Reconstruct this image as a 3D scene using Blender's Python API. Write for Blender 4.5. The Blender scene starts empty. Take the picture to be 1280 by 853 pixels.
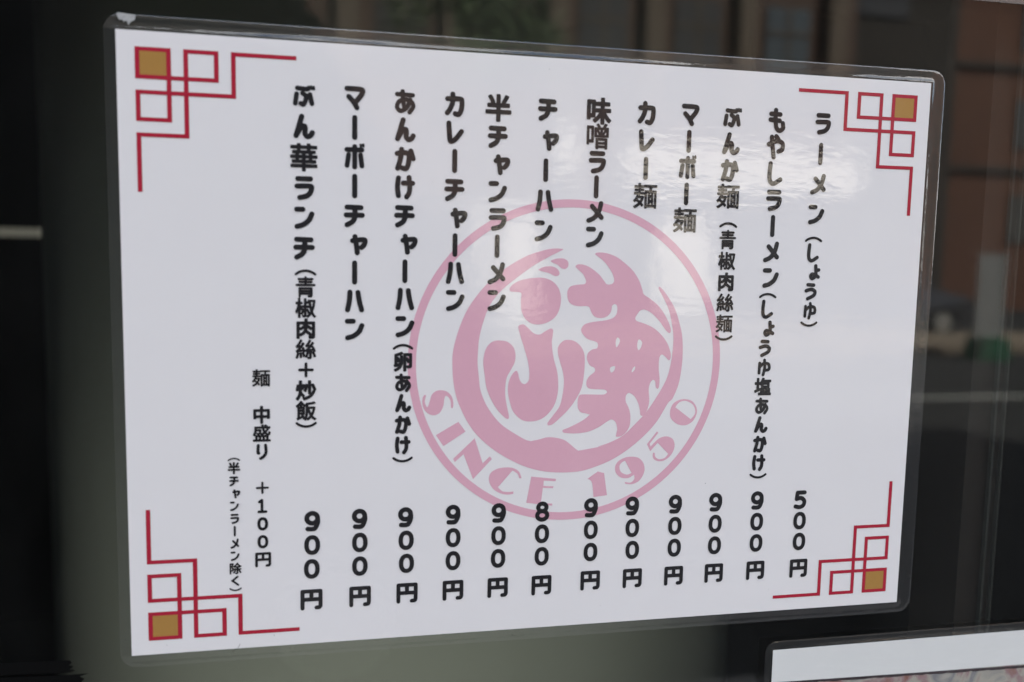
import bpy, math, random
import numpy as np
from mathutils import Matrix, Vector
from mathutils.geometry import delaunay_2d_cdt
R = math.radians
random.seed(4)
sc = bpy.context.scene
col = sc.collection

# ------------------------------------------------------------------ camera
ZC = 1.514                      # height of the middle of the menu above the pavement (m)
cam_d = bpy.data.cameras.new('camera')
cam = bpy.data.objects.new('camera', cam_d); col.objects.link(cam)
cam.matrix_world = Matrix(((0.9793, 0.00161, -0.2024, -0.08015), (-0.20149, 0.10317, -0.97404, -0.30637),
                           (0.01931, 0.99466, 0.10136, 0.03594 + ZC), (0, 0, 0, 1)))
cam_d.sensor_width = 36; cam_d.lens = 30.375
cam_d.clip_start = 0.02; cam_d.clip_end = 500
cam_d.dof.use_dof = True; cam_d.dof.focus_distance = 0.335; cam_d.dof.aperture_fstop = 6.5
sc.camera = cam

# ------------------------------------------------------------------ light
SUN_EL, SUN_AZ = 56, 28         # the sun stands behind the shop, so the window is in shade and the far side is lit
w = bpy.data.worlds.new('World'); sc.world = w; w.use_nodes = True
N = w.node_tree.nodes; Lk = w.node_tree.links; N.clear()
o_ = N.new('ShaderNodeOutputWorld'); bg = N.new('ShaderNodeBackground'); bg.inputs[1].default_value = 0.10
sky = N.new('ShaderNodeTexSky'); sky.sky_type = 'NISHITA'; sky.sun_disc = False
sky.sun_elevation = R(SUN_EL); sky.sun_rotation = R(SUN_AZ); sky.dust_density = 2.0
tc = N.new('ShaderNodeTexCoord'); mp = N.new('ShaderNodeMapping'); mp.inputs['Scale'].default_value = (1, 1, 2.2)
nz = N.new('ShaderNodeTexNoise'); nz.inputs['Scale'].default_value = 2.6; nz.inputs['Detail'].default_value = 8; nz.inputs['Roughness'].default_value = .58
rp = N.new('ShaderNodeValToRGB'); rp.color_ramp.elements[0].position = .42; rp.color_ramp.elements[1].position = .62
mx = N.new('ShaderNodeMix'); mx.data_type = 'RGBA'; mx.inputs['B'].default_value = (9.5, 9.4, 9.2, 1)
Lk.new(tc.outputs['Generated'], mp.inputs[0]); Lk.new(mp.outputs[0], nz.inputs[0]); Lk.new(nz.outputs[0], rp.inputs[0])
Lk.new(rp.outputs[0], mx.inputs['Factor']); Lk.new(sky.outputs[0], mx.inputs['A']); Lk.new(mx.outputs['Result'], bg.inputs[0]); Lk.new(bg.outputs[0], o_.inputs[0])
sd = bpy.data.lights.new('sun', 'SUN'); sd.energy = 4.0; sd.angle = R(.6); sd.color = (1, .955, .88)
sun = bpy.data.objects.new('sun', sd); col.objects.link(sun)
sv = Vector((math.sin(R(SUN_AZ)) * math.cos(R(SUN_EL)), math.cos(R(SUN_AZ)) * math.cos(R(SUN_EL)), math.sin(R(SUN_EL))))
sun.rotation_euler = sv.to_track_quat('Z', 'Y').to_euler()
sc.view_settings.view_transform = 'Standard'; sc.view_settings.look = 'None'; sc.view_settings.gamma = 1
sc.view_settings.exposure = 2.70
sc.render.engine = 'CYCLES'
sc.cycles.use_denoising = True; sc.cycles.max_bounces = 8; sc.cycles.transparent_max_bounces = 24
sc.cycles.caustics_reflective = False; sc.cycles.caustics_refractive = False; sc.cycles.blur_glossy = 0.0

# ------------------------------------------------------------------ helpers
def nodes(name):
    m = bpy.data.materials.new(name); m.use_nodes = True
    return m, m.node_tree.nodes, m.node_tree.links
def mat(name, c, rough=.7, var=.0, scale=20., bump=0., metal=0., spec=.5, emit=None, stretch=(1, 1, 1)):
    m, n, l = nodes(name); b = n['Principled BSDF']
    b.inputs['Base Color'].default_value = (*c, 1); b.inputs['Roughness'].default_value = rough
    b.inputs['Metallic'].default_value = metal; b.inputs['Specular IOR Level'].default_value = spec
    t = n.new('ShaderNodeTexCoord'); p = n.new('ShaderNodeMapping'); p.inputs['Scale'].default_value = stretch
    z = n.new('ShaderNodeTexNoise'); z.inputs['Scale'].default_value = scale; z.inputs['Detail'].default_value = 5
    l.new(t.outputs['Object'], p.inputs[0]); l.new(p.outputs[0], z.inputs[0])
    if var:
        x = n.new('ShaderNodeMix'); x.data_type = 'RGBA'
        x.inputs['A'].default_value = (*[v * (1 - var) for v in c], 1); x.inputs['B'].default_value = (*[min(1, v * (1 + var)) for v in c], 1)
        l.new(z.outputs[0], x.inputs['Factor']); l.new(x.outputs['Result'], b.inputs['Base Color'])
    if bump:
        u = n.new('ShaderNodeBump'); u.inputs['Strength'].default_value = bump; u.inputs['Distance'].default_value = .01
        l.new(z.outputs[0], u.inputs['Height']); l.new(u.outputs[0], b.inputs['Normal'])
    if emit:
        b.inputs['Emission Color'].default_value = (*emit[:3], 1); b.inputs['Emission Strength'].default_value = emit[3]
    return m
def link(name, me, m, parent=None):
    o = bpy.data.objects.new(name, me); col.objects.link(o)
    if m is not None and not me.materials: me.materials.append(m)
    if parent: o.parent = parent
    return o
def mesh(name, v, f, smooth=False):
    me = bpy.data.meshes.new(name); me.from_pydata([tuple(x) for x in v], [], [tuple(x) for x in f]); me.update()
    if smooth: me.shade_smooth()
    return me
def tag(o, label, cat, group=None, kind=None):
    if label: o['label'] = label
    if cat: o['category'] = cat
    if group: o['group'] = group
    if kind: o['kind'] = kind
    return o
def empty(name, loc=(0, 0, 0), rz=0):
    o = bpy.data.objects.new(name, None); col.objects.link(o); o.location = loc; o.rotation_euler = (0, 0, rz); o.empty_display_size = .05
    return o
class MB:
    def __init__(s): s.v = []; s.f = []
    def box(s, x0, x1, y0, y1, z0, z1, bev=0):
        b = len(s.v)
        if not bev:
            s.v += [(x, y, z) for z in (z0, z1) for y in (y0, y1) for x in (x0, x1)]
            s.f += [[b + i for i in q] for q in ((0, 2, 3, 1), (4, 5, 7, 6), (0, 1, 5, 4), (2, 6, 7, 3), (0, 4, 6, 2), (1, 3, 7, 5))]
        else:                       # chamfered upright and level edges: an octagonal section with pinched ends
            c = min(bev, (x1 - x0) * .3, (y1 - y0) * .3)
            ring = lambda x0, x1, y0, y1, z: [(x0 + c, y0, z), (x1 - c, y0, z), (x1, y0 + c, z), (x1, y1 - c, z), (x1 - c, y1, z), (x0 + c, y1, z), (x0, y1 - c, z), (x0, y0 + c, z)]
            rs = [ring(x0 + c, x1 - c, y0 + c, y1 - c, z0), ring(x0, x1, y0, y1, z0 + c), ring(x0, x1, y0, y1, z1 - c), ring(x0 + c, x1 - c, y0 + c, y1 - c, z1)]
            for r in rs: s.v += r
            s.f.append([b + i for i in range(7, -1, -1)]); s.f.append([b + 24 + i for i in range(8)])
            for k in range(3):
                for i in range(8): s.f.append([b + k * 8 + i, b + k * 8 + (i + 1) % 8, b + (k + 1) * 8 + (i + 1) % 8, b + (k + 1) * 8 + i])
        return s
    def tube(s, pts, r, n=8):
        pts = [Vector(p) for p in pts]; rr = r if hasattr(r, '__len__') else [r] * len(pts); b = len(s.v)
        for i, p in enumerate(pts):
            d = (pts[min(i + 1, len(pts) - 1)] - pts[max(i - 1, 0)]).normalized()
            a = d.cross(Vector((0, 0, 1)) if abs(d.z) < .9 else Vector((1, 0, 0))).normalized(); c = d.cross(a)
            for k in range(n): s.v.append(tuple(p + rr[i] * (a * math.cos(2 * math.pi * k / n) + c * math.sin(2 * math.pi * k / n))))
        for i in range(len(pts) - 1):
            for k in range(n): s.f.append([b + i * n + k, b + i * n + (k + 1) % n, b + (i + 1) * n + (k + 1) % n, b + (i + 1) * n + k])
        s.f.append([b + k for k in range(n - 1, -1, -1)]); s.f.append([b + (len(pts) - 1) * n + k for k in range(n)])
        return s
    def prism(s, prof, y0, y1, ax='y'):     # profile in x-z pulled along y
        b = len(s.v); n = len(prof)
        for y in (y0, y1): s.v += [(x, y, z) for x, z in prof]
        s.f.append([b + i for i in range(n)]); s.f.append([b + n + i for i in range(n - 1, -1, -1)])
        for i in range(n): s.f.append([b + i, b + n + i, b + n + (i + 1) % n, b + (i + 1) % n])
        return s
    def build(s, name, m, parent=None, smooth=False): return link(name, mesh(name, s.v, s.f, smooth), m, parent)

# ------------------------------------------------------------------ lettering: outlines of Blender's own typeface, made bold and round-ended
def outline(ch):
    c = bpy.data.curves.new('glyph', 'FONT'); c.body = ch
    o = bpy.data.objects.new('glyph', c); col.objects.link(o)
    dg = bpy.context.evaluated_depsgraph_get(); k = o.evaluated_get(dg).to_curve(dg); loops = []
    for s in k.splines:
        P = s.bezier_points; n = len(P); L = []
        for i in range(n):
            a, b = P[i], P[(i + 1) % n]
            p0, p1, p2, p3 = [np.array(q[:2]) for q in (a.co, a.handle_right, b.co, b.handle_left)]; p2, p3 = p3, p2
            st = 1 if np.linalg.norm(np.cross(p1 - p0, p3 - p0)) + np.linalg.norm(np.cross(p2 - p0, p3 - p0)) < 1e-4 else 6
            for j in range(st):
                t = j / st; L.append((1 - t) ** 3 * p0 + 3 * t * (1 - t) ** 2 * p1 + 3 * t * t * (1 - t) * p2 + t ** 3 * p3)
        loops.append(np.array(L))
    o.to_curve_clear(); bpy.data.objects.remove(o); bpy.data.curves.remove(c)
    return loops
G = 128; LO = -.72; STEP = 1.44 / (G - 1)
gx = LO + STEP * np.arange(G); GX, GY = np.meshgrid(gx, gx)
def dist(loops, closed=True):
    d2 = np.full(GX.shape, 9.); ins = np.zeros(GX.shape, int)
    for L in loops:
        n = len(L)
        for i in range(n if closed else n - 1):
            a, b = L[i], L[(i + 1) % n]; e = b - a; q = float(e @ e)
            t = np.clip(((GX - a[0]) * e[0] + (GY - a[1]) * e[1]) / q, 0, 1) if q > 1e-14 else 0.
            d2 = np.minimum(d2, (GX - a[0] - t * e[0]) ** 2 + (GY - a[1] - t * e[1]) ** 2)
            if closed and a[1] != b[1]:
                c = ((a[1] <= GY) != (b[1] <= GY)) & (GX < a[0] + (GY - a[1]) * e[0] / e[1])
                ins += np.where(c, 1 if b[1] > a[1] else -1, 0)
    d = np.sqrt(d2)
    return np.where(ins != 0, -d, d) if closed else d
def contour(F):     # marching squares on F = 0, inside where F < 0
    nx = {}
    neg = F < 0; act = np.argwhere((neg[:-1, :-1] != neg[1:, :-1]) | (neg[:-1, :-1] != neg[:-1, 1:]) | (neg[:-1, :-1] != neg[1:, 1:]))
    def pt(i, j, k, l):
        a, b = F[i, j], F[k, l]; t = a / (a - b)
        return (gx[j] + t * (gx[l] - gx[j]), gx[i] + t * (gx[k] - gx[i]))
    for i, j in act:
        C = [(i, j), (i, j + 1), (i + 1, j + 1), (i + 1, j)]; s = [bool(neg[c]) for c in C]
        ent = [k for k in range(4) if s[k] and not s[(k + 1) % 4]]; ext = [k for k in range(4) if not s[k] and s[(k + 1) % 4]]
        for a in ent:
            b = ext[0] if len(ext) == 1 else (a + 1) % 4 if (a + 1) % 4 in ext else (a - 1) % 4
            ka = tuple(sorted((C[a], C[(a + 1) % 4]))); kb = tuple(sorted((C[b], C[(b + 1) % 4])))
            nx[ka] = kb
    out = []
    while nx:
        k0 = k = next(iter(nx)); L = []
        while k in nx:
            L.append(pt(*k[0], *k[1])); k = nx.pop(k)
        if len(L) > 4: out.append(np.array(L))
    return out
def simplify(L, tol):
    keep = [0]; n = len(L); i = 0
    while i < n - 1:
        j = i + 2
        while j < n and j - i < 14:
            e = L[j] - L[i]; q = np.linalg.norm(e) or 1e-9; m = L[i + 1:j] - L[i]
            if np.abs(m[:, 0] * e[1] - m[:, 1] * e[0]).max() / q > tol: break
            j += 1
        i = min(j - 1, n - 1)
        keep.append(i)
    return L[keep[:-1]] if keep[-1] == n - 1 and len(keep) > 4 else L[keep]
def fill(loops):
    V = []; E = []
    for L in loops:
        b = len(V); V += [Vector((float(p[0]), float(p[1]))) for p in L]; E += [(b + i, b + (i + 1) % len(L)) for i in range(len(L))]
    vo, _, fo, _, _, _ = delaunay_2d_cdt(V, E, [], 0, 1e-6)
    Fc = [tuple(f) for f in fo]; c = np.array([[sum(vo[i].x for i in f) / 3, sum(vo[i].y for i in f) / 3] for f in Fc])
    w = np.zeros(len(Fc), int)
    for L in loops:             # winding number of each triangle's middle
        for i in range(len(L)):
            a, b = L[i], L[(i + 1) % len(L)]
            if a[1] != b[1]:
                w += ((a[1] <= c[:, 1]) != (b[1] <= c[:, 1])) & (c[:, 0] < a[0] + (c[:, 1] - a[1]) * (b[0] - a[0]) / (b[1] - a[1]))
    return [(v.x, v.y) for v in vo], [f for f, q in zip(Fc, w) if q % 2]
# rounded sign lettering: pen strokes through points in em units, cell centre at 0,0
PEN = {
 'ぶ': [((-.22, .30), (.12, .27), (.2, .32)), ((-.03, .11), (.09, .02), (.08, -.14), (.0, -.3), (-.1, -.26)), ((-.25, .08), (-.3, -.27)), ((.24, .08), (.31, -.26)), 't', ((.29, .38), (.31, .29)), ((.38, .37), (.39, .28))],
 'ん': [((-.07, .39), (-.28, -.33)), ((-.28, -.33), (-.1, -.02), (.02, .04), (.06, -.05), (.05, -.25), (.14, -.35), (.26, -.3), (.32, -.2))],
 'マ': [((-.29, .34), (.2, .33), (.3, .26), (.22, .08), (.04, -.14)), ((-.22, .04), (-.04, -.15), (.08, -.36))],
 'ボ': [((-.3, .27), (.27, .27)), ((0, .39), (0, -.38)), ((-.23, .08), (-.29, -.33)), ((.22, .08), (.27, -.33)), 't', ((.22, .47), (.23, .40)), ((.32, .48), (.33, .41))],
 'チ': [((-.29, .3), (.24, .29)), ((-.32, 0), (.29, 0)), ((.01, .28), (.01, -.05), (-.08, -.25), (-.29, -.38))],
 'ャ': [((-.08, .12), (.3, .17), (.4, .13), (.36, -.03), (.26, -.13)), ((.01, .28), (.07, -.07), (.1, -.34))],
 'ン': [((-.28, .31), (-.05, .31)), ((.28, .14), (.17, -.1), (-.04, -.27), (-.27, -.34))],
 'あ': [((-.3, .27), (.3, .25)), ((-.09, .38), (-.08, .1), (-.02, -.25)), ((.2, .08), (.08, -.22), (-.16, -.36), (-.3, -.22), (-.22, .0), (.02, .08), (.25, .0), (.32, -.18), (.18, -.4))],
 'か': [((-.3, .2), (0, .24), (.15, .16), (.14, -.15), (.05, -.37), (-.1, -.35)), ((-.13, .36), (-.17, 0), (-.28, -.37)), ((.23, .31), (.32, .02))],
 'け': [((-.25, .35), (-.29, 0), (-.25, -.33)), ((-.06, .16), (.3, .16)), ((.16, .38), (.19, 0), (.16, -.22), (.07, -.37))],
 'カ': [((-.27, .19), (.2, .2), (.29, .12), (.27, -.2), (.17, -.39), (.03, -.37)), ((-.07, .37), (-.07, .07), (-.17, -.2), (-.28, -.35))],
 'レ': [((-.23, .35), (-.2, -.1), (-.15, -.34), (.05, -.24), (.27, .05))],
 'ラ': [((-.23, .33), (.24, .33)), ((-.26, .05), (.2, .06), (.28, 0), (.22, -.2), (.08, -.32), (-.16, -.38))],
 'ハ': [((-.18, .34), (-.2, 0), (-.27, -.35)), ((.13, .33), (.18, 0), (.27, -.35))],
 'メ': [((.23, .35), (.15, .04), (-.04, -.23), (-.28, -.35)), ((-.15, .23), (.26, -.22))],
 'も': [((-.06, .43), (-.06, .03), (0, -.3), (.15, -.41), (.3, -.3), (.28, -.1)), ((-.27, .27), (.15, .26)), ((-.29, .03), (.13, 0))],
 'や': [((-.33, .11), (.05, .26), (.3, .17), (.3, -.08), (.13, -.17)), ((-.2, .42), (-.14, -.04), (-.08, -.42)), ((0, .45), (.1, .34))],
 'し': [((-.21, .42), (-.24, -.04), (-.2, -.32), (-.03, -.42), (.27, -.24))],
 'ょ': [((.22, .35), (.24, -.15), (.05, -.34), (-.05, -.23), (.02, -.1), (.22, -.15), (.4, -.25)), ((.24, .1), (.41, .13))],
 'う': [((-.18, .37), (.16, .35)), ((-.27, .04), (.03, .12), (.25, .01), (.2, -.2), (-.16, -.39))],
 'ゆ': [((-.25, .24), (-.27, -.3)), ((-.22, .05), (-.02, .22), (.27, .18), (.3, -.1), (.02, -.16)), ((.02, .4), (.05, -.03), (-.03, -.4))],
 'く': [((.17, .36), (-.22, .02), (-.22, .0), (.22, -.37))],
 'り': [((-.2, .36), (-.22, -.05), (-.18, -.1)), ((.2, .37), (.22, -.05), (.1, -.28), (-.08, -.4))],
 '円': [((-.35, .34), (-.35, -.36)), ((-.35, .34), (.36, .34)), ((.36, .34), (.36, -.27)), ((.36, -.27), (.32, -.34), (.2, -.35)), ((0, .34), (0, 0)), ((-.35, 0), (.36, 0))],
 '1': [((-.17, .22), (-.03, .32)), ((-.03, .32), (-.03, -.33)), ((-.2, -.33), (.18, -.33))],
 '9': ['o', (-.01, .11, .195, .19), ((.185, .11), (.185, -.06), (.1, -.26), (.0, -.3), (-.17, -.29))],
 '8': ['o', (0, .16, .165, .15), (0, -.16, .2, .17)],
 '5': [((.19, .31), (-.13, .31)), ((-.13, .31), (-.16, .04)), ((-.16, .04), (.04, .08), (.19, -.05), (.15, -.24), (-.02, -.31), (-.2, -.27))],
 '青': [((-.3, .36), (.3, .36)), ((-.26, .23), (.26, .23)), ((-.39, .09), (.39, .09)), ((0, .44), (0, .09)), ((-.26, -.06), (-.26, -.43)), ((-.26, -.06), (.26, -.06)), ((.26, -.06), (.26, -.38)), ((.26, -.38), (.22, -.42), (.14, -.42)), ((-.26, -.185), (.26, -.185)), ((-.26, -.3), (.26, -.3))],
 'ー': [((0, .37), (0, -.37))], '＋': [((-.3, 0), (.3, 0)), ((0, -.3), (0, .3))]}
WEIGHT = {'円': .082, '1': .085, '9': .088, '8': .084, '5': .088, '＋': .07, 'あ': .083, 'ゆ': .083, 'ボ': .092, 'ぶ': .088, '青': .055}
cache = {}
def arc(cx, cy, r, a0, a1, n=12): return np.array([(cx + r * math.cos(R(a0 + (a1 - a0) * i / n)), cy + r * math.sin(R(a0 + (a1 - a0) * i / n))) for i in range(n + 1)])
def smooth(P, n=5):
    P = [np.array(p, float) for p in P]
    if len(P) < 3: return np.array(P)
    Q = [2 * P[0] - P[1]] + P + [2 * P[-1] - P[-2]]; o = []
    for i in range(len(P) - 1):
        a, b, c, d = Q[i:i + 4]
        for j in range(n):
            t = j / n; o.append(.5 * (2 * b + (c - a) * t + (2 * a - 5 * b + 4 * c - d) * t * t + (3 * b - a - 3 * c + d) * t ** 3))
    return np.array(o + [P[-1]])
def glyph(ch, light):
    key = (ch, light)
    if key in cache: return cache[key]
    if ch == '(': F = dist([arc(0, -.62, .68, 131, 49)], False) - .062
    elif ch == ')': F = dist([arc(0, .62, .68, -131, -49)], False) - .062
    elif ch == '0':
        t = np.linspace(0, 2 * math.pi, 33)[:-1]
        F = dist([np.stack([.205 * np.sign(np.cos(t)) * np.abs(np.cos(t)) ** .9, .295 * np.sign(np.sin(t)) * np.abs(np.sin(t)) ** .86], 1)]); F = np.abs(F) - .082
    elif ch in PEN:
        r = WEIGHT.get(ch, .098) * (.88 if light else 1); F = np.full(GX.shape, 9.); k = 1.
        for s in PEN[ch]:
            if s == 't': k = .5; continue
            if s == 'o': continue
            if not isinstance(s[0], tuple):
                t = np.linspace(0, 2 * math.pi, 25); L = np.stack([s[0] + s[2] * np.cos(t), s[1] + s[3] * np.sin(t)], 1)
            else: L = smooth(s)
            F = np.minimum(F, dist([L], False) - r * k)
    else:
        L = outline(ch); c = np.array([.5, .38])
        F = dist([(l - c) * (.93, .94) for l in L]) - (.040 if ch not in '麺噌飯椒絲盛華除' else .020 if ch in '麺噌' else .028)
    loops = [simplify(l, .0022) for l in contour(F)]
    cache[key] = fill([l for l in loops if len(l) > 3])
    return cache[key]
LINES = [
    ('ラーメン', 9.3, 102.9, 87.4, 102.1, 53.0),
    ('(しょうゆ)', 6.9, 101.6, 43.6, 101.5, 10.4),
    ('500円', 8.5, 101.9, -59.7, 102.7, -87.8),
    ('もやしラーメン', 9.3, 83.7, 87.5, 84.3, 28.4),
    ('(しょうゆ塩あんかけ)', 6.9, 83.5, 21.7, 83.1, -49.5),
    ('900円', 8.5, 83.4, -59.2, 83.9, -87.6),
    ('ぶんか麺', 9.3, 65.5, 87.6, 65.3, 58.7),
    ('(青椒肉絲麺)', 6.9, 65.9, 48.2, 66.0, 5.0),
    ('900円', 8.5, 65.8, -59.2, 66.2, -87.7),
    ('マーボー麺', 9.3, 48.9, 87.9, 48.4, 49.4),
    ('900円', 8.5, 49.1, -59.3, 49.4, -87.8),
    ('カレー麺', 9.3, 31.9, 87.8, 32.5, 57.8),
    ('900円', 8.5, 31.6, -59.3, 32.5, -87.8),
    ('味噌ラーメン', 9.3, 13.7, 87.5, 13.5, 42.4),
    ('900円', 8.5, 15.2, -59.3, 15.6, -87.7),
    ('チャーハン', 9.3, -5.1, 87.2, -5.8, 44.2),
    ('800円', 8.5, -3.8, -59.9, -3.5, -88.4),
    ('半チャンラーメン', 9.3, -23.1, 86.6, -22.6, 18.9),
    ('900円', 8.5, -20.3, -59.8, -20.3, -88.3),
    ('カレーチャーハン', 9.3, -38.7, 87.2, -37.6, 18.8),
    ('900円', 8.5, -37.3, -59.7, -37.1, -88.3),
    ('あんかけチャーハン', 9.3, -55.9, 87.1, -55.4, 9.4),
    ('(卵あんかけ)', 6.9, -56.0, 2.3, -55.9, -38.8),
    ('900円', 8.5, -54.6, -59.9, -54.0, -88.3),
    ('マーボーチャーハン', 9.3, -72.9, 87.4, -72.9, 8.4),
    ('900円', 8.5, -71.0, -59.8, -70.9, -88.5),
    ('ぶん華ランチ', 9.3, -89.9, 87.0, -89.8, 36.5),
    ('(青椒肉絲＋炒飯)', 6.9, -89.5, 28.1, -89.5, -25.4),
    ('900円', 8.5, -87.5, -59.9, -88.0, -88.6),
    ('麺\u3000中盛り\u3000＋100円', 6.1, -104.5, -8.5, -104.5, -73.0),
    ('(半チャンラーメン除く)', 4.1, -113.9, -36.7, -113.9, -83.4),
]
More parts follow.
